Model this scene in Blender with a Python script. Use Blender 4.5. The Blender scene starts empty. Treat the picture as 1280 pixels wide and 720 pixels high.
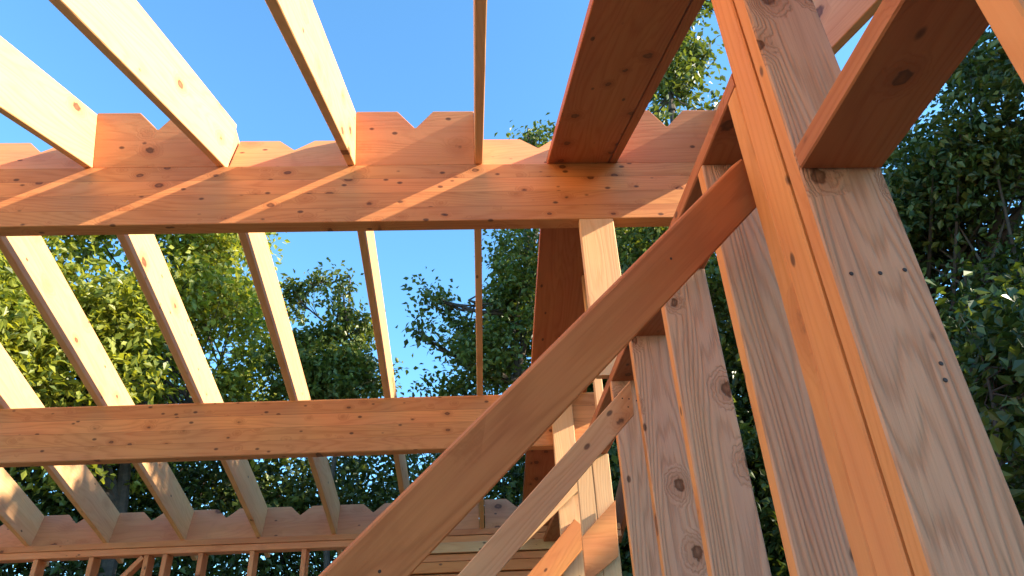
import bpy, math, random
from mathutils import Vector, Matrix, noise
random.seed(7)
scene = bpy.context.scene
COL = scene.collection
OZ = 1.6                       # eye height above the deck
R_ = math.radians
def V(x, y, z): return Vector((x, y, z + OZ))      # heights below are given relative to eye level

# ------------------------------------------------------------------ camera
PITCH, YAW, ROLL, F_PX = 30.1136, 3.7109, -2.9825, 865.6
pi_, ya = R_(PITCH), R_(YAW)
Fw = Vector((math.sin(ya)*math.cos(pi_), math.cos(ya)*math.cos(pi_), math.sin(pi_)))
Rt = Fw.cross(Vector((0, 0, 1))).normalized(); Up = Rt.cross(Fw)
ro = R_(ROLL)
R2 = Rt*math.cos(ro) + Up*math.sin(ro); U2 = -Rt*math.sin(ro) + Up*math.cos(ro)
cd = bpy.data.cameras.new('camera'); cam = bpy.data.objects.new('camera', cd); COL.objects.link(cam)
cd.sensor_width = 36; cd.lens = 36*F_PX/1280; cd.clip_start = .02; cd.clip_end = 2000
M = Matrix((R2, U2, -Fw)).transposed().to_4x4(); M.translation = Vector((0, 0, OZ)); cam.matrix_world = M
scene.camera = cam

# ------------------------------------------------------------------ light
SUN = Vector((1, -.22, .486)).normalized()          # towards the sun
el = math.asin(SUN.z); az = math.atan2(SUN.x, SUN.y)
w = bpy.data.worlds.new('World'); scene.world = w; w.use_nodes = True
nt = w.node_tree; nt.nodes.clear()
sky = nt.nodes.new('ShaderNodeTexSky'); sky.sky_type = 'NISHITA'; sky.sun_disc = False
sky.sun_elevation = el; sky.sun_rotation = az; sky.altitude = 300; sky.air_density = 1.0; sky.dust_density = .1; sky.ozone_density = 4.0
tint = nt.nodes.new('ShaderNodeMix'); tint.data_type = 'RGBA'; tint.blend_type = 'MULTIPLY'; tint.inputs[0].default_value = 1; tint.inputs[7].default_value = (.73, 1.05, 1.06, 1)
bg = nt.nodes.new('ShaderNodeBackground'); bg.inputs[1].default_value = .15
ow = nt.nodes.new('ShaderNodeOutputWorld')
nt.links.new(sky.outputs[0], tint.inputs[6]); nt.links.new(tint.outputs[2], bg.inputs[0]); nt.links.new(bg.outputs[0], ow.inputs[0])
sd = bpy.data.lights.new('sun', 'SUN'); sd.energy = 5.0; sd.angle = R_(.5); sd.color = (1, .89, .70)
so = bpy.data.objects.new('sun', sd); COL.objects.link(so)
so.rotation_euler = SUN.to_track_quat('Z', 'Y').to_euler(); so.location = (8, -2, 8)
vs = scene.view_settings; vs.view_transform = 'Standard'; vs.look = 'None'; vs.exposure = 1.68; vs.gamma = 1; vs.use_curve_mapping = False

# ------------------------------------------------------------------ materials
class NG:
    def __init__(s, name):
        s.m = bpy.data.materials.new(name); s.m.use_nodes = True; s.t = s.m.node_tree; s.t.nodes.clear()
        s.out = s.n('ShaderNodeOutputMaterial')
    def n(s, k, **kw):
        x = s.t.nodes.new(k)
        for a, b in kw.items(): setattr(x, a, b)
        return x
    def l(s, a, b): s.t.links.new(a, b)
    def put(s, inp, v):
        if isinstance(v, bpy.types.NodeSocket): s.l(v, inp)
        else: inp.default_value = v
    def math(s, op, a, b=None, c=None, clamp=False):
        x = s.n('ShaderNodeMath', operation=op, use_clamp=clamp)
        s.put(x.inputs[0], a)
        if b is not None: s.put(x.inputs[1], b)
        if c is not None: s.put(x.inputs[2], c)
        return x.outputs[0]
    def vm(s, op, a, b):
        x = s.n('ShaderNodeVectorMath', operation=op); s.put(x.inputs[0], a); s.put(x.inputs[1], b); return x.outputs[0]
    def noise(s, vec, scale, detail=3, rough=.55, dist=0):
        x = s.n('ShaderNodeTexNoise'); s.l(vec, x.inputs['Vector']); x.inputs['Scale'].default_value = scale
        x.inputs['Detail'].default_value = detail; x.inputs['Roughness'].default_value = rough; x.inputs['Distortion'].default_value = dist
        return x.outputs['Fac']
    def smooth(s, v, a, b, c=0., d=1.):
        x = s.n('ShaderNodeMapRange', interpolation_type='SMOOTHSTEP'); s.put(x.inputs[0], v)
        for i, q in enumerate((a, b, c, d)): x.inputs[i+1].default_value = q
        return x.outputs[0]
    def mix(s, f, a, b, mode='MIX'):
        x = s.n('ShaderNodeMix', data_type='RGBA', blend_type=mode); s.put(x.inputs[0], f); s.put(x.inputs[6], a); s.put(x.inputs[7], b); return x.outputs[2]

def wood(name, base, dark, knotc=(.10, .03, .012), grain=.55, lam=0., knots=.55, rough=.62, ridge=.25, vary=.22, dots=.5, kscale=(4.6, 8, 8), spec=.3, k2d=False, ringf=1., dirt=.30):
    g = NG(name)
    tc = g.n('ShaderNodeTexCoord'); oi = g.n('ShaderNodeObjectInfo')
    off = g.n('ShaderNodeCombineXYZ')
    g.l(g.math('MULTIPLY', oi.outputs['Random'], 37.), off.inputs[0]); g.l(g.math('MULTIPLY', oi.outputs['Random'], 11.3), off.inputs[1]); g.l(g.math('MULTIPLY', oi.outputs['Random'], 5.7), off.inputs[2])
    P0 = tc.outputs['Object']
    P = g.vm('ADD', P0, off.outputs[0])
    lamv = None
    if lam:
        sp = g.n('ShaderNodeSeparateXYZ'); g.l(P0, sp.inputs[0])
        q = g.math('DIVIDE', g.math('ADD', sp.outputs[2], .004), lam); fl = g.math('FLOOR', q)
        wn = g.n('ShaderNodeTexWhiteNoise', noise_dimensions='1D'); g.l(fl, wn.inputs['W']); lamv = wn.outputs['Value']
        o2 = g.n('ShaderNodeCombineXYZ'); g.l(g.math('MULTIPLY', lamv, 9.), o2.inputs[0]); g.l(g.math('MULTIPLY', lamv, 1.7), o2.inputs[1]); g.l(g.math('MULTIPLY', lamv, 3.3), o2.inputs[2])
        P = g.vm('ADD', P, o2.outputs[0])
        fr = g.math('FRACT', q); glue = g.math('MULTIPLY', g.smooth(fr, .0, .06, 1, 0), 1.)
    # knots: cells stretched along the board, warping the grain round them
    kv = g.vm('MULTIPLY', P, kscale)
    vo = g.n('ShaderNodeTexVoronoi', feature='F1'); g.l(kv, vo.inputs['Vector']); vo.voronoi_dimensions = '2D' if k2d else '3D'; vo.inputs['Scale'].default_value = 1.; vo.inputs['Randomness'].default_value = .95
    dv = g.math('ADD', vo.outputs['Distance'], g.math('MULTIPLY', g.math('SUBTRACT', g.noise(P, 60, 2), .5), .10))
    sc = g.n('ShaderNodeSeparateColor'); g.l(vo.outputs['Color'], sc.inputs[0])
    has = g.math('LESS_THAN', sc.outputs[0], knots)
    rad = g.math('MULTIPLY_ADD', sc.outputs[1], .055 if k2d else .13, .045 if k2d else .08)
    rel = g.math('DIVIDE', dv, rad)
    core = g.math('MULTIPLY', g.smooth(rel, .75, 1.15, 1, 0), has)
    halo = g.math('MULTIPLY', g.smooth(rel, 1.0, 3.6 if k2d else 3.0, 1, 0), has)
    # annual rings seen along the board: long stretched radial bands
    lowv = g.vm('MULTIPLY', P, (.55, 4., 4.)); warp = g.noise(lowv, 1.0, 2, .5)
    st = g.vm('MULTIPLY', P, (.9, 34., 34.))
    ringn = g.noise(st, 1., 3, .6)
    sep = g.n('ShaderNodeSeparateXYZ'); g.l(P, sep.inputs[0])
    yy = g.math('ADD', g.math('MULTIPLY', sep.outputs[1], 55.), g.math('MULTIPLY', sep.outputs[2], 48.))
    ph = g.math('ADD', yy, g.math('MULTIPLY', warp, 42.)); ph = g.math('ADD', ph, g.math('MULTIPLY', halo, 4.5 if k2d else 5.)); ph = g.math('ADD', ph, g.math('MULTIPLY', ringn, 3.0))
    ring = g.math('MULTIPLY_ADD', g.math('SINE', g.math('MULTIPLY', ph, 3.4*ringf)), .5, .5)
    ring = g.math('POWER', ring, 2.6)
    fine = g.noise(g.vm('MULTIPLY', P, (6., 260., 260.)), 1., 2, .6)
    blot = g.noise(g.vm('MULTIPLY', P, (1.2, 5., 5.)), 1., 4, .6)
    gfac = g.math('ADD', g.math('MULTIPLY', ring, .62*grain), g.math('MULTIPLY', g.smooth(ringn, .42, .68), .45*grain))
    gfac = g.math('ADD', gfac, g.math('MULTIPLY', g.math('SUBTRACT', fine, .5), .95*grain), clamp=True)
    col = g.mix(gfac, (*base, 1), (*dark, 1))
    br = g.math('ADD', g.math('MULTIPLY_ADD', g.math('SUBTRACT', blot, .5), .7*vary*2.4, 1.), g.math('MULTIPLY', g.math('SUBTRACT', oi.outputs['Random'], .5), vary))
    if lam: br = g.math('ADD', br, g.math('MULTIPLY', g.math('SUBTRACT', lamv, .5), .42))
    hs = g.n('ShaderNodeHueSaturation'); g.l(col, hs.inputs['Color']); g.l(br, hs.inputs['Value'])
    g.l(g.math('MULTIPLY_ADD', g.math('SUBTRACT', blot, .5), .03, .5), hs.inputs['Hue'])
    c = hs.outputs[0]
    c = g.mix(g.math('MULTIPLY', halo, .38), c, (dark[0]*.75, dark[1]*.6, dark[2]*.5, 1))
    c = g.mix(g.math('MULTIPLY', core, g.math('MULTIPLY_ADD', g.smooth(rel, 0., .9), .35, .55)), c, (*knotc, 1))
    # nail holes, pitch specks
    v2 = g.n('ShaderNodeTexVoronoi', feature='F1'); g.l(g.vm('MULTIPLY', P, (9., 16., 16.)), v2.inputs['Vector']); v2.inputs['Scale'].default_value = 1.
    s2 = g.n('ShaderNodeSeparateColor'); g.l(v2.outputs['Color'], s2.inputs[0])
    sp_ = g.math('MULTIPLY', g.smooth(v2.outputs['Distance'], .08, .16, 1, 0), g.math('LESS_THAN', s2.outputs[0], dots))
    c = g.mix(g.math('MULTIPLY', sp_, .8), c, (.05, .018, .01, 1))
    # smudges and handling dirt
    dn = g.smooth(g.noise(g.vm('ADD', P, (3., 9., 1.)), 3.1, 5, .65, .6), .60, .80)
    c = g.mix(g.math('MULTIPLY', dn, dirt), c, (dark[0]*.5, dark[1]*.45, dark[2]*.45, 1))
    if lam: c = g.mix(g.math('MULTIPLY', glue, .45), c, (dark[0]*.35, dark[1]*.3, dark[2]*.3, 1))
    bs = g.n('ShaderNodeBsdfPrincipled'); g.l(c, bs.inputs['Base Color'])
    g.l(g.math('MULTIPLY_ADD', gfac, .18, rough-.08), bs.inputs['Roughness'])
    bs.inputs['Specular IOR Level'].default_value = spec
    bp = g.n('ShaderNodeBump'); bp.inputs['Strength'].default_value = ridge; bp.inputs['Distance'].default_value = .004
    h = g.math('SUBTRACT', g.math('MULTIPLY', fine, .45), g.math('ADD', g.math('MULTIPLY', ring, .6), g.math('MULTIPLY', core, 1.0)))
    g.l(h, bp.inputs['Height']); g.l(bp.outputs[0], bs.inputs['Normal'])
    g.l(bs.outputs[0], g.out.inputs[0])
    return g.m

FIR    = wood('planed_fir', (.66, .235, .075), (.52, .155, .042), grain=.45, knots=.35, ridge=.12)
RAFT   = wood('pale_rafter_fir', (.72, .39, .18), (.56, .25, .09), grain=.42, knots=.3, ridge=.12, dots=.2, kscale=(4.6, 2, 8))
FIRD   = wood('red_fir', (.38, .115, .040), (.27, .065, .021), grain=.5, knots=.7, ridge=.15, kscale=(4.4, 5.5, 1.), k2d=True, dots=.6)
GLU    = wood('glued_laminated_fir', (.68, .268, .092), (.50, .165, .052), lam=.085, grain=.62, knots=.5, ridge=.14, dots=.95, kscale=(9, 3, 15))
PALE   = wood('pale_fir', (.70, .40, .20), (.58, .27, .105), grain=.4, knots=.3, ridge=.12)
SAWN   = wood('rough_sawn_spruce', (.59, .305, .195), (.38, .170, .10), grain=.75, knots=.62, rough=.8, ridge=.7, dots=.3, kscale=(3.9, 5.2, 1.), vary=.2, k2d=True, ringf=1.25, dirt=.45, spec=.15)
TAN    = wood('tan_fir', (.68, .32, .155), (.52, .20, .085), grain=.5, knots=.2, ridge=.15, kscale=(4.6, 8, 1.5))
BRACE  = wood('weathered_brace_fir', (.49, .160, .060), (.34, .098, .036), grain=.65, knots=.3, ridge=.16, vary=.16, dots=.12, kscale=(4.6, 8, 1.5), spec=.12, rough=.75)
BLOCK  = wood('red_blocking_fir', (.65, .245, .10), (.49, .16, .06), grain=.4, knots=.4, ridge=.12, kscale=(5, 1.5, 7))

def leafmat(name, c1, c2, c3, trans=.35):
    g = NG(name)
    geo = g.n('ShaderNodeNewGeometry'); tc = g.n('ShaderNodeTexCoord')
    r = geo.outputs['Random Per Island']
    ramp = g.n('ShaderNodeValToRGB'); g.l(r, ramp.inputs[0])
    e = ramp.color_ramp.elements; e[0].position = 0; e[0].color = (*c1, 1); e[1].position = 1; e[1].color = (*c3, 1)
    m_ = ramp.color_ramp.elements.new(.55); m_.color = (*c2, 1)
    nz = g.noise(tc.outputs['Object'], .8, 2)
    hs = g.n('ShaderNodeHueSaturation'); g.l(ramp.outputs[0], hs.inputs['Color']); g.l(g.math('MULTIPLY_ADD', nz, 1.0, .5), hs.inputs['Value'])
    d = g.n('ShaderNodeBsdfPrincipled'); g.l(hs.outputs[0], d.inputs['Base Color']); d.inputs['Roughness'].default_value = .42; d.inputs['Specular IOR Level'].default_value = .5
    t = g.n('ShaderNodeBsdfTranslucent'); tm = g.mix(1., hs.outputs[0], (1.5, 1.35, .45, 1), 'MULTIPLY'); g.l(tm, t.inputs[0])
    mx = g.n('ShaderNodeMixShader'); mx.inputs[0].default_value = trans; g.l(d.outputs[0], mx.inputs[1]); g.l(t.outputs[0], mx.inputs[2]); g.l(mx.outputs[0], g.out.inputs[0])
    return g.m
LEAF_Y = leafmat('yellow_green_leaves', (.20, .23, .035), (.36, .37, .06), (.06, .10, .02), .48)
LEAF_G = leafmat('green_leaves', (.07, .11, .022), (.16, .19, .04), (.035, .065, .018), .36)
LEAF_D = leafmat('dark_green_leaves', (.028, .05, .014), (.06, .09, .02), (.15, .18, .04), .3)  # last, lighter tone paints light glints in as brighter leaves
def flat(name, c, c2, sc=8., rough=.85, bump=.4):
    g = NG(name); tc = g.n('ShaderNodeTexCoord'); nz = g.noise(tc.outputs['Object'], sc, 6, .65)
    col = g.mix(g.smooth(nz, .3, .7), (*c, 1), (*c2, 1)); b = g.n('ShaderNodeBsdfPrincipled'); g.l(col, b.inputs['Base Color']); b.inputs['Roughness'].default_value = rough
    bp = g.n('ShaderNodeBump'); bp.inputs['Strength'].default_value = bump; g.l(nz, bp.inputs['Height']); g.l(bp.outputs[0], b.inputs['Normal']); g.l(b.outputs[0], g.out.inputs[0]); return g.m
BARK = flat('bark', (.10, .07, .05), (.045, .035, .028), 14)
DIRT = flat('ground_soil', (.20, .15, .09), (.09, .10, .04), 1.3)
DECK = flat('plywood_deck', (.58, .34, .17), (.48, .26, .12), 5, .8, .1)
STEEL = NG('nail_steel'); b_ = STEEL.n('ShaderNodeBsdfPrincipled'); b_.inputs['Base Color'].default_value = (.05, .03, .025, 1); b_.inputs['Metallic'].default_value = .6; b_.inputs['Roughness'].default_value = .5; STEEL.l(b_.outputs[0], STEEL.out.inputs[0]); STEEL = STEEL.m

# ------------------------------------------------------------------ objects
def tag(o, label=None, cat=None, group=None, kind=None):
    if label: o['label'] = label
    if cat: o['category'] = cat
    if group: o['group'] = group
    if kind: o['kind'] = kind
    return o
def link(name, me, mat, parent=None, mw=None):
    o = bpy.data.objects.new(name, me); COL.objects.link(o)
    if mat: me.materials.append(mat)
    if mw is not None: o.matrix_world = mw
    if parent: o.parent = parent; o.matrix_parent_inverse = parent.matrix_world.inverted()
    return o
def prism(name, A, B, mat, ch=.003, wob=.0012, seg=None, parent=None, notch=None):
    """board between matching quads A (start) and B (end); each quad runs (-s,-t),(+s,-t),(+s,+t),(-s,+t).
    Local X runs along the board, so the grain does too."""
    A = [Vector(a) for a in A]; B = [Vector(b) for b in B]
    ca = sum(A, Vector())/4; cb = sum(B, Vector())/4
    X = (cb-ca).normalized(); S = (A[1]-A[0]); S = (S - X*S.dot(X)).normalized(); T = X.cross(S)
    if T.dot(A[3]-A[0]) < 0: S = -S; T = X.cross(S)
    mw = Matrix((X, S, T)).transposed().to_4x4(); mw.translation = ca; inv = mw.inverted()
    A = [inv @ a for a in A]; B = [inv @ b for b in B]
    Ln = (cb-ca).length; seg = seg or max(2, int(Ln/.18))
    sx, sy = random.uniform(0, 50), random.uniform(0, 50)
    def ring(Q, u, k):
        pts = []
        for i in range(4):
            p, a, b = Q[i], Q[i-1], Q[(i+1) % 4]
            pts.append(p + (a-p).normalized()*k); pts.append(p + (b-p).normalized()*k)
        dy = noise.noise((u*Ln*.7, sx, 0))*wob*2; dz = noise.noise((u*Ln*.7, sy, 5))*wob*2
        out = []
        for j, p in enumerate(pts):
            q = noise.noise((u*Ln*4, j*3.1, sx))*.0007
            out.append(p + Vector((0, dy+q, dz+q)))
        return out
    vs_, fs = [], []
    for i in range(seg+1):
        u = i/seg; Q = [A[j].lerp(B[j], u) for j in range(4)]
        vs_ += ring(Q, u, ch)
    for i in range(seg):
        for j in range(8):
            a = i*8+j; b = i*8+(j+1) % 8
            fs.append((a, b, b+8, a+8))
    fs.append(tuple(range(7, -1, -1))); fs.append(tuple(seg*8+j for j in range(8)))
    me = bpy.data.meshes.new(name); me.from_pydata([tuple(v) for v in vs_], [], fs); me.update()
    return link(name, me, mat, parent, mw)
def box(name, x0, x1, y0, y1, z0, z1, axis, mat, **kw):
    if axis == 'x':
        f = lambda x: [V(x, y0, z0), V(x, y1, z0), V(x, y1, z1), V(x, y0, z1)]; return prism(name, f(x0), f(x1), mat, **kw)
    if axis == 'y':
        f = lambda y: [V(x0, y, z0), V(x1, y, z0), V(x1, y, z1), V(x0, y, z1)]; return prism(name, f(y0), f(y1), mat, **kw)
    f = lambda z: [V(x0, y0, z), V(x1, y0, z), V(x1, y1, z), V(x0, y1, z)]; return prism(name, f(z0), f(z1), mat, **kw)
def stick(name, P0, P1, W, w_, t_, mat, **kw):      # board along P0-P1, wide direction W
    P0, P1 = Vector(P0), Vector(P1); X = (P1-P0).normalized(); W = (W - X*W.dot(X)).normalized(); N = X.cross(W)
    q = lambda c: [c - W*w_/2 - N*t_/2, c + W*w_/2 - N*t_/2, c + W*w_/2 + N*t_/2, c - W*w_/2 + N*t_/2]
    return prism(name, q(P0), q(P1), mat, **kw)
def again(o, dx=0, dy=0, dz=0):
    c = o.copy(); COL.objects.link(c); c.location = o.location + Vector((dx, dy, dz)); return c
def profile_board(name, pts, y0, y1, mat, tilt=0):          # outline in X-Z (pts), thickness in Y
    cx = sum(p[0] for p in pts)/len(pts); cz = min(p[1] for p in pts); n = len(pts)
    vs_ = [(x-cx, 0, z-cz) for x, z in pts] + [(x-cx, y1-y0, z-cz) for x, z in pts]
    fs = [tuple(range(n)), tuple(range(2*n-1, n-1, -1))] + [(i, i+n, (i+1) % n+n, (i+1) % n) for i in range(n)]
    me = bpy.data.meshes.new(name); me.from_pydata(vs_, [], fs); me.update()
    o = link(name, me, mat); o.location = V(cx, y0, cz); o.rotation_euler.x = tilt
    bv = o.modifiers.new('edge', 'BEVEL'); bv.width = .002; bv.segments = 1; bv.limit_method = 'ANGLE'
    return o

# geometry constants (relative to the eye)
YA, ZA, AH, AW = 2.5918, 2.203, .3324, .077
T1, T2 = math.tan(R_(19.44)), math.tan(R_(17.04))
D1, D2 = .2865, .2826
XR, SP = .0201, .61
YB, BH = 4.3216, .355
YC = 6.006
z1 = lambda y: ZA + (y-YA)*T1
z2 = lambda y: ZA - (y-YA-AW)*T2
ZB = z2(YB); ZC = z2(YC)
XW, WW = .5433, .14
HP = 1.049

# --- roof
def rafter1(x, w_=.038, y0=-1.3, y1=2.628, mat=RAFT, d=D1):
    f = lambda y: [V(x, y, z1(y)), V(x+w_, y, z1(y)), V(x+w_, y, z1(y)+d), V(x, y, z1(y)+d)]
    return prism('rafter', f(y0), f(y1), mat, wob=.002)
def rafter2(x, w_=.038, y0=2.632, y1=6.35, mat=RAFT, d=D2):
    f = lambda y: [V(x, y, z2(y)), V(x+w_, y, z2(y)), V(x+w_, y, z2(y)+d), V(x, y, z2(y)+d)]
    return prism('rafter', f(y0), f(y1), mat, wob=.002)
G1 = 'rafters rising to the ridge beam'; G2 = 'rafters falling from the ridge beam to the far wall'
r0 = rafter1(XR)
tag(r0, 'rafter seen edge-on from below, splitting the open blue sky above the ridge beam', 'rafter', G1)
L1 = {-1: 'rafter meeting the ridge beam left of the notched block with long dark cracks',
      -2: 'widest sunlit rafter above the ridge beam, running down from the top edge',
      -3: 'sunlit rafter entering at the left picture edge above the ridge beam',
      2: 'short piece of shaded rafter behind the post at the right roof end'}
for k in (-1, -2, -3): tag(again(r0, dx=k*SP), L1[k], 'rafter', G1)
tag(rafter1(XR+2*SP, d=D1+.035), L1[2], 'rafter', G1)  # extra depth added only to block a stray sun stripe on the beam
for k in (-4, -5): tag(again(r0, dx=k*SP), 'sunlit rafter of the near slope beyond the left picture edge', 'rafter', G1)
wp = [lambda y: [V(.372, y, z1(y)), V(.668, y, z1(y)), V(.668, y, z1(y)+.04), V(.372, y, z1(y)+.04)]][0]
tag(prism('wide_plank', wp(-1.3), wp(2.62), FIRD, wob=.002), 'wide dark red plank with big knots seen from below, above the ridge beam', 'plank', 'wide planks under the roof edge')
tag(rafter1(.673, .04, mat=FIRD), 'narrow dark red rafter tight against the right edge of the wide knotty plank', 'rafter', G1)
s0 = rafter2(XR-.008)
tag(s0, 'rafter seen nearly edge-on below the ridge beam, in front of the dark tree at centre', 'rafter', G2)
L2 = {-1: 'thin sunlit rafter standing against open sky below the ridge beam',
      -2: 'sunlit rafter between the tall yellow-green tree and the slender tree',
      -3: 'sunlit rafter crossing the middle of the tall yellow-green tree',
      -4: 'broad sunlit rafter between the beams, second from the left',
      -5: 'sunlit rafter at the left picture edge just above the lower beam',
      -6: 'dappled rafter showing only below the lower beam at the left picture edge'}
for k in (-1, -2, -3, -4, -5, -6): tag(again(s0, dx=k*SP), L2[k], 'rafter', G2)
tag(again(s0, dx=-7*SP), 'rafter of the far slope beyond the left picture edge', 'rafter', G2)
wp2 = lambda y: [V(.362, y, z2(y)), V(.70, y, z2(y)), V(.70, y, z2(y)+.04), V(.362, y, z2(y)+.04)]
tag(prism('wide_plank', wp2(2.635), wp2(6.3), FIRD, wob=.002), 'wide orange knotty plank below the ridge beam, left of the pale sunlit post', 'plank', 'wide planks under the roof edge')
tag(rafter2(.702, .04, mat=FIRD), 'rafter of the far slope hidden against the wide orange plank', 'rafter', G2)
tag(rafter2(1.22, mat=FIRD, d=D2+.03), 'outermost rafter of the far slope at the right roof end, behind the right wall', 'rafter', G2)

# beams: glued laminated, local Z up
tag(box('ridge_beam', -5.2, 1.30, YA, YA+AW, ZA-AH, ZA, 'x', GLU, wob=.001), 'upper glued beam with thin diagonal sun stripes across its shaded face', 'beam', 'glued beams carrying the rafters')
tag(box('purlin_beam', -6.0, .84, YB, YB+.089, ZB-BH, ZB, 'x', GLU, wob=.001), 'lower glued beam in the middle of the picture, evenly shaded and speckled with knots', 'beam', 'glued beams carrying the rafters')

# blocks with V notches
def vblock(xa, xb, y, zb, h, tilt, mat, vh=.087, vd=.085, vx=None):
    vx = (xa+xb)/2 if vx is None else vx; zt = zb + h      # square to the rafters, so it leans with the roof
    return profile_board('notched_block', [(xa, zb), (xb, zb), (xb, zt), (vx+vh, zt), (vx+.004, zt-vd), (vx-.004, zt-vd), (vx-vh, zt), (xa, zt)], y, y+.038, mat, R_(tilt))
GB = 'notched vent blocks between the rafters'
near = {-3: 'reddish notched block between the two leftmost rafters above the ridge beam',
        -1: 'reddish notched block with long cracks beside the edge-on rafter above the ridge beam',
        1: 'reddish notched block at the right roof end, half hidden by the tree leaves and post'}
for k, lb in near.items():
    xa = XR + k*SP + .039; xb = XR + (k+1)*SP - .001
    if k == 1: xa = .715; xb = 1.238
    tag(vblock(xa, xb, 2.598, ZA+.002, .276, 19.44, BLOCK), lb, 'block', GB)
far = {-4: 'pale notched block partly in sun at the left edge above the ridge beam',
       -2: 'pale sunlit notched block between the two widest sunlit rafters above the ridge beam',
       0: 'pale sunlit notched block between the edge-on rafter and the wide knotty plank'}
for k, lb in far.items():
    xa = XR + k*SP + .039; xb = XR + (k+1)*SP - .001
    tag(vblock(xa, xb, 2.622, ZA-.002, .27, -17.04, BLOCK), lb, 'block', GB)
tag(vblock(XR-5*SP+.039, XR-4*SP-.001, 2.598, ZA+.002, .276, 19.44, BLOCK), 'notched block of the ridge beyond the left picture edge', 'block', GB)
cl = {-7: 'notched block on the far wall plate at the left picture edge',
      -6: 'notched block on the far wall plate, leftmost whole one',
      -5: 'notched block on the far wall, second whole one from the left',
      -4: 'notched block on the far wall with a pale streak, third whole one from the left',
      -3: 'notched block on the far wall with two small dark knots, left of the big brace',
      -2: 'notched block on the far wall touching the upper edge of the big diagonal brace',
      -1: 'notched block on the far wall hidden behind the big diagonal brace',
      0: 'notched block on the far wall showing between the two diagonal braces'}
for k, lb in cl.items():
    xa = XR-.008 + k*SP + .039; xb = XR-.008 + (k+1)*SP - .001
    if k == 0: xa = .03+.03; xb = .62
    tag(vblock(xa, xb, 6.024, ZC-.002, .27, -17.04, BLOCK, vd=.08, vh=.09), lb, 'block', GB)

# far wall
tag(box('wall_plate', -6.2, 1.2, YC, YC+.14, ZC-.050, ZC, 'x', BLOCK), 'upper top plate of the far wall under the notched blocks', 'plate', 'top plates of the far wall')
tag(box('wall_plate', -6.2, 1.2, YC+.006, YC+.14, ZC-.105, ZC-.053, 'x', BLOCK), 'lower top plate of the far wall resting on the studs', 'plate', 'top plates of the far wall')
st = box('stud', 0, .038, YC+.012, YC+.14, -OZ+.002, ZC-.107, 'z', BLOCK)
xs = [-3.55, -3.12, -2.69, -2.545, -2.261, -1.853, -1.437, -1.02]
names_ = ['leftmost stud of the far wall below the plate', 'second stud from the left in the far wall', 'stud of the far wall touched by the short slanting brace',
          'stud of the far wall just right of the short slanting brace', 'fifth stud from the left in the far wall', 'sixth stud from the left in the far wall',
          'stud of the far wall just left of the big diagonal brace', 'stud of the far wall hidden behind the big diagonal brace']
st.location.x = xs[0]+.019; tag(st, names_[0], 'stud', 'studs of the far wall')
for x, n_ in zip(xs[1:], names_[1:]):
    c = again(st); c.location.x = x+.019; tag(c, n_, 'stud', 'studs of the far wall')
for x in (-3.96, -4.37): c = again(st); c.location.x = x; tag(c, 'stud of the far wall beyond the left picture edge', 'stud', 'studs of the far wall')
tag(stick('short_brace', V(-3.05, YC+.05, .66), V(-2.70, YC+.05, 1.06), Vector((0, 1, 0)), .09, .038, BLOCK), 'short slanting brace between the studs of the far wall, bottom left', 'brace')
lay = [(1.072, .992, .0, PALE), (.985, .930, .03, BLOCK), (.922, .842, .0, FIR), (.836, .79, .035, BLOCK), (.782, .70, .004, FIR), (.695, .655, .04, BLOCK), (.648, .56, .0, FIR), (.552, .50, .03, BLOCK)]
words = ['topmost', 'second', 'third', 'fourth', 'fifth', 'sixth', 'seventh', 'eighth']
for (za, zb_, rc, mt), wd in zip(lay, words):
    tag(box('header_board', -.95, 1.0, YC-.02+rc, YC+.12, zb_, za, 'x', mt), '%s board from the top in the stacked header between the two diagonal braces' % wd, 'header board', 'stacked header boards in the far wall')

# right wall
GS = 'studs of the right wall'
ZT1 = 1.95
def stud(y, z0=-OZ+.002, z1_=HP, x=XW, w_=WW, t=.038, mat=SAWN, name='stud'):
    o = box(name, x, x+w_, y, y+t, z0, z1_, 'z', mat)
    if mat is SAWN:                                   # rough-sawn faces; orange edges put warm bounce light into the colour
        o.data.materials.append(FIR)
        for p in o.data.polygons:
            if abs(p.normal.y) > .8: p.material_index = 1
    return o
tag(stud(.43, z1_=z1(.43)-.01, mat=FIR), 'orange stud crossing the top right picture corner', 'stud', GS)
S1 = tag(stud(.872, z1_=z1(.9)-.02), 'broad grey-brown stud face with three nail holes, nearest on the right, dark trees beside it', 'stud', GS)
for zz, xx in ((.52, .57), (.52, .615), (.525, .655), (.37, .655), (.345, .652)):
    me = bpy.data.meshes.new('nail'); n = 10; r_ = .0036
    vs_ = [(r_*math.cos(i*2*math.pi/n), 0, r_*math.sin(i*2*math.pi/n)) for i in range(n)] + [(r_*.8*math.cos(i*2*math.pi/n), -.0010, r_*.8*math.sin(i*2*math.pi/n)) for i in range(n)]
    me.from_pydata(vs_, [], [(i, (i+1) % n, (i+1) % n+n, i+n) for i in range(n)] + [tuple(range(n, 2*n))]); me.update()
    o = link('nail', me, STEEL); o.location = V(xx, .8712, zz); o.parent = S1; o.matrix_parent_inverse = S1.matrix_world.inverted()
tag(stud(.920, z1_=z1(.95)-.02, t=.078, mat=FIR, w_=.13, name='post'), 'bright orange post in the middle of the doubled post, left of the thin dark seam', 'post', GS)
tag(stud(1.000, z1_=HP-.002, t=.05, mat=FIR, w_=.13, name='jack_stud'), 'thin orange jack stud on the left side of the doubled post', 'stud', GS)
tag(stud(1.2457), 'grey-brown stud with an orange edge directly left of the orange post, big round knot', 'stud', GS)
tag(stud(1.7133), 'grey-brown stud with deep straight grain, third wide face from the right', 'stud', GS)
tag(stud(2.1557), 'grey-brown stud whose edge meets the upper end of the smaller brace', 'stud', GS)
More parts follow.
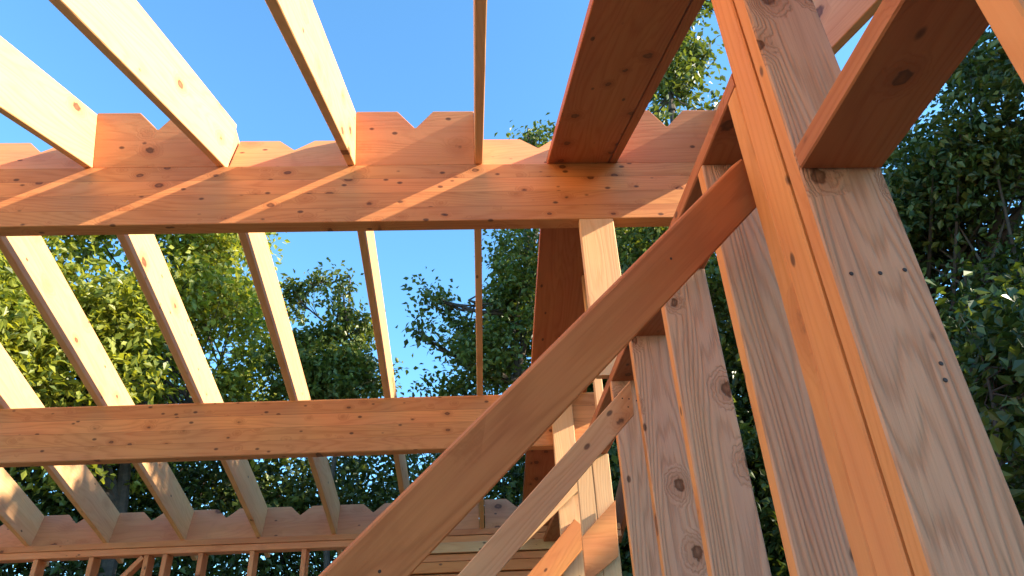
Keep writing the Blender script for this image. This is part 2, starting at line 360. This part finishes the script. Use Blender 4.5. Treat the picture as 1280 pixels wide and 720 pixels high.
tag(stud(2.56), 'grey-brown stud below the end of the smaller brace, leftmost wide shaded face', 'stud', GS)
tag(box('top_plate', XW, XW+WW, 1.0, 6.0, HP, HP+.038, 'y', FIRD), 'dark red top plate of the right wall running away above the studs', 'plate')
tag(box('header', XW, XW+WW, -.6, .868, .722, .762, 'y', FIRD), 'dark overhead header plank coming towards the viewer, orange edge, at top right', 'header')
tag(box('post', .497, .655, YA+.001, YA+.04, HP+.04, ZA-AH-.002, 'z', PALE), 'pale sunlit post standing under the right end of the ridge beam', 'post', 'pale posts under the beams')
tag(box('post', .490, .628, YB-.06, YB-.022, -OZ+.002, ZB-.02, 'z', PALE), 'pale post in front of the right end of the lower beam', 'post', 'pale posts under the beams')
tag(box('post', .515, .598, 3.55, 3.588, -OZ+.002, HP-.002, 'z', PALE), 'left one of two pale boards side by side below the smaller brace', 'post', 'doubled pale boards in the right wall')
tag(box('post', .600, .690, 3.548, 3.586, -OZ+.002, HP-.002, 'z', PALE), 'right one of two pale boards side by side below the smaller brace', 'post', 'doubled pale boards in the right wall')

# diagonal braces (both run to the same vanishing point, nailed to the right wall)
def cray(px, py): return Fw + R2*(px-640)/F_PX + U2*(360-py)/F_PX
def brace(name, top, D, vp, ang, s0_, s1_, w_, t_, mat, cutx=None):
    T = cray(*top)*D; d = cray(*vp).normalized(); vd = T.normalized(); a = d.cross(vd).normalized(); b = a.cross(d)
    W = a*math.cos(R_(ang)) + b*math.sin(R_(ang)); o = Vector((0, 0, OZ))
    if cutx is None: return stick(name, T + d*s0_ + o, T + d*s1_ + o, W, w_, t_, mat, wob=.002)
    N = d.cross(W); q = lambda c: [c - W*w_/2 - N*t_/2, c + W*w_/2 - N*t_/2, c + W*w_/2 + N*t_/2, c - W*w_/2 + N*t_/2]
    return prism(name, q(T + d*s0_ + o), [p + d*((cutx - p.x)/d.x) for p in q(T + o)], mat, wob=.002)
GD = 'diagonal braces nailed to the right wall'
B1 = tag(brace('diagonal_brace', (921, 240), 1.40, (2100, -970), -8, -2.3, .05, .090, .038, BRACE), 'big smooth reddish diagonal brace crossing in front of both beams', 'brace', GD)
B2 = tag(brace('diagonal_brace', (780, 508), 2.4, (2016, -912), 0, -2.6, .015, .086, .038, TAN, XW-.002), 'smaller tan diagonal brace below and behind the big brace', 'brace', GD)
tag(brace('diagonal_brace', (710, 610), 3.85, (2100, -731), 10, -1.9, .12, .10, .038, PALE), 'thin pale diagonal brace just under the lower edge of the smaller brace', 'brace', GD)
tag(brace('diagonal_brace', (716, 676), 4.05, (2016, -912), 10, -1.6, .10, .14, .038, FIR), 'orange diagonal brace low between the header boards and the pale doubled boards', 'brace', GD)
def nail_on(o, u, v_, r_=.0035):      # nail head at local (u along, v across) on the face turned to the viewer
    mw = o.matrix_world; c = mw.inverted() @ Vector((0, 0, OZ)); sg = 1 if c.z > 0 else -1
    n = 10; me = bpy.data.meshes.new('nail')
    vs_ = [(r_*math.cos(i*2*math.pi/n), r_*math.sin(i*2*math.pi/n), 0) for i in range(n)] + [(r_*.8*math.cos(i*2*math.pi/n), r_*.8*math.sin(i*2*math.pi/n), sg*.0012) for i in range(n)]
    me.from_pydata(vs_, [], [(i, (i+1) % n, (i+1) % n+n, i+n) for i in range(n)] + [tuple(range(n, 2*n)) if sg > 0 else tuple(range(2*n-1, n-1, -1))]); me.update()
    k = link('nail', me, STEEL); k.parent = o; k.location = (u, v_, sg*.0196)
e2 = max(v.co.x for v in B2.data.vertices)
for du, v_ in ((-.075, .022), (-.060, .004), (-.085, -.012), (-.045, -.020)): nail_on(B2, e2+du, v_)
e1 = max(v.co.x for v in B1.data.vertices)
for du, v_ in ((-.29, .004), (-1.02, -.01), (-1.06, .018)): nail_on(B1, e1+du, v_, .003)
# low panel and cripple stud by the pale boards
tag(profile_board('panel', [(.505, .42), (.53, .435), (.675, .535), (.690, .80), (.505, .63)], 3.51, 3.528, FIR), 'slanting orange board end fixed low across the two pale boards', 'panel')
tag(box('cripple_stud', .612, .655, 3.30, 3.338, HP+.04, z2(3.338)-.004, 'z', PALE), 'thin pale cripple stud standing on the top plate behind the brace ends', 'stud', GS)

# --- deck and ground
def sheet(name, x0, x1, y0, y1, z, mat, th=0):
    me = bpy.data.meshes.new(name)
    if th: me.from_pydata([(x, y, zz) for zz in (z-th, z) for x, y in ((x0, y0), (x1, y0), (x1, y1), (x0, y1))], [], [(3, 2, 1, 0), (4, 5, 6, 7)] + [(i, (i+1) % 4, (i+1) % 4+4, i+4) for i in range(4)])
    else: me.from_pydata([(x0, y0, z), (x1, y0, z), (x1, y1, z), (x0, y1, z)], [], [(0, 1, 2, 3)])
    me.update(); return tag(link(name, me, mat), kind='structure')
sheet('ground', -400, 400, -400, 400, -.25, DIRT)
sheet('floor', -6.2, 1.35, -1.4, 6.2, 0, DECK, .24)

# --- trees
def tube(vs_, fs, P, Rr, n=7):
    b0 = len(vs_)
    for i, (p, r) in enumerate(zip(P, Rr)):
        d = (P[min(i+1, len(P)-1)] - P[max(i-1, 0)]).normalized(); a = d.orthogonal().normalized(); b = d.cross(a)
        for j in range(n):
            t = 2*math.pi*j/n; vs_.append(tuple(p + (a*math.cos(t)+b*math.sin(t))*r))
    for i in range(len(P)-1):
        for j in range(n): fs.append((b0+i*n+j, b0+i*n+(j+1) % n, b0+(i+1)*n+(j+1) % n, b0+(i+1)*n+j))
def tree(name, base, top, blobs, nleaf, leaf, mat, label, cat='tree', group=None, seed=1, trunk_r=.16, clump=.38, dens=1., holes=.15):
    """blobs: (centre, radii) ellipsoids of foliage; twigs run from the limbs to leaf clumps spread through them"""
    rnd = random.Random(seed)
    root = bpy.data.objects.new(name, None); COL.objects.link(root); root.location = base; root.empty_display_size = .3
    tag(root, label, cat, group)
    vol = [b[1][0]*b[1][1]*b[1][2] for b in blobs]; tot = sum(vol)
    nc = max(20, int(nleaf/46)); cl_ = []
    for (c, r), v_ in zip(blobs, vol):
        k = max(4, int(nc*v_/tot)); i = 0; tries = 0
        while i < k and tries < k*20:
            tries += 1
            u = Vector((rnd.gauss(0, 1), rnd.gauss(0, 1), rnd.gauss(0, 1))).normalized()*(rnd.random()**.42)*rnd.choice((1, 1, 1, 1.12))
            p = Vector(c) + Vector((u.x*r[0], u.y*r[1], u.z*r[2]))
            if noise.noise(p*1.05 + Vector((seed*3.7, 0, 0))) < -holes: continue
            cl_.append(p); i += 1
    tv, tf = [], []
    base = Vector(base); top = Vector(top)
    tp = [base.lerp(top, i/8) + Vector((noise.noise((i*.6, seed, 0)), noise.noise((i*.6, seed, 9)), 0))*.25*(i > 0) for i in range(9)]
    tube(tv, tf, tp, [trunk_r*(1-.85*i/8) for i in range(9)], 9)
    lv, lf = [], []
    for (c, r) in blobs:
        c = Vector(c); s_ = min(tp, key=lambda q: (q-(c-Vector((0, 0, r[2]*1.1)))).length)
        mid = s_.lerp(c, .5) + Vector((0, 0, -.1)); tube(lv, lf, [s_, s_.lerp(mid, .6), mid, c], [trunk_r*.4, trunk_r*.32, trunk_r*.24, trunk_r*.1])
        mine = [p for p in cl_ if all(abs(p[i]-c[i]) <= r[i]*1.15 for i in range(3))]
        for p in rnd.sample(mine, min(len(mine), 26)):
            q = mid.lerp(c, rnd.random()); m_ = q.lerp(p, .5) + Vector((rnd.uniform(-.1, .1), rnd.uniform(-.1, .1), -.08))
            tube(lv, lf, [q, m_, p], [trunk_r*.13, trunk_r*.08, trunk_r*.03], 5)
    def mk(nm, vv, ff, mt):
        me = bpy.data.meshes.new(nm); me.from_pydata([tuple(Vector(x)-base) for x in vv], [], ff); me.update()
        o = link(nm, me, mt); o.parent = root; return o
    mk('trunk', tv, tf, BARK); mk('limbs', lv, lf, BARK)
    v_, f_ = [], []
    for p in cl_:
        cr = clump*rnd.uniform(.6, 1.25); ax = Vector((rnd.uniform(-1, 1), rnd.uniform(-1, 1), rnd.uniform(-.5, .6))).normalized()
        for i in range(int(46*dens*rnd.uniform(.7, 1.3))):
            o = Vector((rnd.gauss(0, .5), rnd.gauss(0, .5), rnd.gauss(0, .4)))*cr + ax*rnd.uniform(-.6, .6)*cr
            q = p + o; L = leaf*rnd.uniform(.65, 1.3); W = L*.3
            d = (o*.8 + Vector((rnd.uniform(-1, 1), rnd.uniform(-1, 1), rnd.uniform(-1.2, .4)))).normalized()
            s = d.cross(Vector((rnd.uniform(-1, 1), rnd.uniform(-1, 1), rnd.uniform(.2, 1.6)))).normalized(); n = s.cross(d)
            b = len(v_)
            v_ += [q, q + d*L*.42 + s*W + n*L*.07, q + d*L - n*L*.08, q + d*L*.42 - s*W + n*L*.07]
            f_ += [(b, b+1, b+2), (b, b+2, b+3)]
    return root, mk('crown', v_, f_, mat)

def P(px, py, D): # a far point in the picture's direction at horizontal distance D
    r = cray(px, py); h = math.hypot(r.x, r.y); return Vector((r.x/h*D, r.y/h*D, r.z/h*D + OZ))
def G(px, D): p = P(px, 700, D); return (p.x, p.y, -.25)
# tall yellow-green tree at left
tree('broadleaf_tree', G(180, 11), P(190, 300, 11), [(P(30, 400, 10.5), (1.8, 1.6, 1.9)), (P(160, 350, 11), (1.7, 1.6, 1.8)), (P(250, 370, 11.3), (1.35, 1.5, 1.9)), (P(290, 330, 11.5), (.8, .9, 1.1)),
     (P(110, 480, 11), (2.2, 1.8, 1.5)), (P(270, 480, 11.5), (1.4, 1.5, 1.2)), (P(-120, 400, 10.5), (1.6, 1.6, 2.2))], 62000, .115, LEAF_Y, 'tall yellow-green leafy tree behind the rafters at left', 'tree', 'trees behind the frame', 3, holes=-.06, clump=.34)
tree('broadleaf_tree', G(420, 10.5), P(432, 345, 10.5), [(P(400, 480, 10.5), (.95, .9, .5)), (P(440, 440, 10.5), (.45, .45, .45)), (P(430, 395, 10.5), (.30, .35, .45)), (P(428, 350, 10.4), (.16, .2, .35)), (P(375, 425, 10.8), (.4, .4, .45)), (P(372, 375, 10.8), (.30, .3, .35)), (P(392, 350, 10.7), (.18, .2, .2)), (P(470, 470, 10.5), (.4, .35, .22)), (P(455, 405, 10.4), (.16, .2, .22))],
     11000, .10, LEAF_G, 'slender darker tree with a narrow top, standing in the gap of open sky', 'tree', 'trees behind the frame', 5, .07, .20, holes=.3)
tree('broadleaf_tree', G(660, 9), P(655, 330, 9), [(P(660, 330, 9), (.75, .8, .9)), (P(645, 400, 9), (.85, .8, .7)), (P(585, 375, 8.8), (.55, .4, .35)), (P(535, 370, 8.7), (.35, .3, .2)), (P(520, 415, 8.7), (.3, .3, .12)), (P(600, 460, 9), (1.0, .8, .55)),
     (P(660, 160, 9), (.32, .3, .35)), (P(650, 240, 9), (.6, .6, .6)), (P(690, 200, 9), (.5, .5, .8))], 15000, .095, LEAF_G, 'dark tree at centre with arms reaching left over the sky, behind the wide plank', 'tree', 'trees behind the frame', 8, .12, .22, holes=.04)
tree('broadleaf_tree', G(840, 8), P(835, 60, 8), [(P(835, 100, 8), (.55, .6, .8)), (P(850, 30, 8), (.6, .6, .8)), (P(870, -50, 8), (.8, .8, .9)), (P(800, 300, 8), (.8, .8, .9)), (P(760, 190, 8.2), (.5, .6, .9)), (P(890, 160, 8), (.4, .4, .4)), (P(880, 330, 8), (.7, .7, .9)), (P(820, 180, 8), (.5, .5, .5))],
     17000, .105, LEAF_G, 'bright leafy tree top showing between the wide plank and the orange post', 'tree', 'trees behind the frame', 12, .15, .26)
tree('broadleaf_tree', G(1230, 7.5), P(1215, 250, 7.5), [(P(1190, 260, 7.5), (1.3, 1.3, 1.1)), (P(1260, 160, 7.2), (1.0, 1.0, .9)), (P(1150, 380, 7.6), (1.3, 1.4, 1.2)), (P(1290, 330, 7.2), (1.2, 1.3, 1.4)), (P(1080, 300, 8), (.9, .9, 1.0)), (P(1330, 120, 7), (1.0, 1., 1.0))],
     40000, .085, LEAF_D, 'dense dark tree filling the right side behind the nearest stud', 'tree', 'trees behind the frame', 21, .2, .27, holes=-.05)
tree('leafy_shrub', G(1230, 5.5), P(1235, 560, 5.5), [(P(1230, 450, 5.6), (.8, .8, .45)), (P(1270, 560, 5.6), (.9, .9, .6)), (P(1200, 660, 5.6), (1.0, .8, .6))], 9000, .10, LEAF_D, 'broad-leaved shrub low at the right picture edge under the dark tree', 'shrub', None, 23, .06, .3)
# dark undergrowth seen under the lower beam and between the studs
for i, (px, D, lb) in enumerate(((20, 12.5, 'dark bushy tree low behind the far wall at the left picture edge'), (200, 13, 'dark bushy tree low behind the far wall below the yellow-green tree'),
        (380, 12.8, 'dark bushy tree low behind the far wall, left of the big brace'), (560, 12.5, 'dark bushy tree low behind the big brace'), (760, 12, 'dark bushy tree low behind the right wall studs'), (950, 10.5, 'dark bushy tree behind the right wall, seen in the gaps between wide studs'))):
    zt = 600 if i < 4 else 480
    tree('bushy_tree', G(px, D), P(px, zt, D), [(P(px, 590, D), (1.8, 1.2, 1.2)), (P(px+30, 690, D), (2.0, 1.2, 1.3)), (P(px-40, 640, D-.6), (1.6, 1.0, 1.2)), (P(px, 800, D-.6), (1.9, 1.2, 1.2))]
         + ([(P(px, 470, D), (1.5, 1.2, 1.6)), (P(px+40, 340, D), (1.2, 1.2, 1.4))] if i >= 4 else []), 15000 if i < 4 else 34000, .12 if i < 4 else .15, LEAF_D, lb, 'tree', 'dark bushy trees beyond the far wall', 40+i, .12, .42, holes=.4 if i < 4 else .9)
# trees on the sunny side, right of the picture, that shade the wall and dapple the far rafters
tree('broadleaf_tree', (8.8, -.6, -.25), (8.8, -.6, 5.0), [(Vector((8.8, -2.6, 3.9)), (1.4, 1.6, 3.1)), (Vector((8.8, -1.0, 3.9)), (1.4, 1.3, 3.1)), (Vector((8.8, .3, 3.8)), (1.3, 1.2, 3.05)), (Vector((8.8, 1.6, 3.4)), (1.2, 1.3, 2.5)), (Vector((8.8, 3.2, 3.4)), (1.2, 1.5, 2.6)), (Vector((8.8, 4.8, 3.6)), (1.2, 1.5, 3.0))],
     85000, .23, LEAF_D, 'dense tree on the sunny side beyond the right picture edge', 'tree', None, 61, .2, .42, holes=.9)
tree('broadleaf_tree', (9.2, 4.4, -.25), (9.2, 3.8, 8.4), [(Vector((9.0, 3.5, 8.6)), (.9, .8, 1.7)), (Vector((9.0, 4.8, 8.1)), (1., 1., 2.2)), (Vector((9.2, 6.1, 7.7)), (1., 1.2, 2.2))],
     24000, .17, LEAF_G, 'taller thin tree on the sunny side beyond the right picture edge', 'tree', None, 66, .12, .34, holes=.1)

scene.render.engine = 'CYCLES'
scene.cycles.max_bounces = 8; scene.cycles.diffuse_bounces = 5; scene.cycles.transmission_bounces = 3; scene.cycles.glossy_bounces = 3
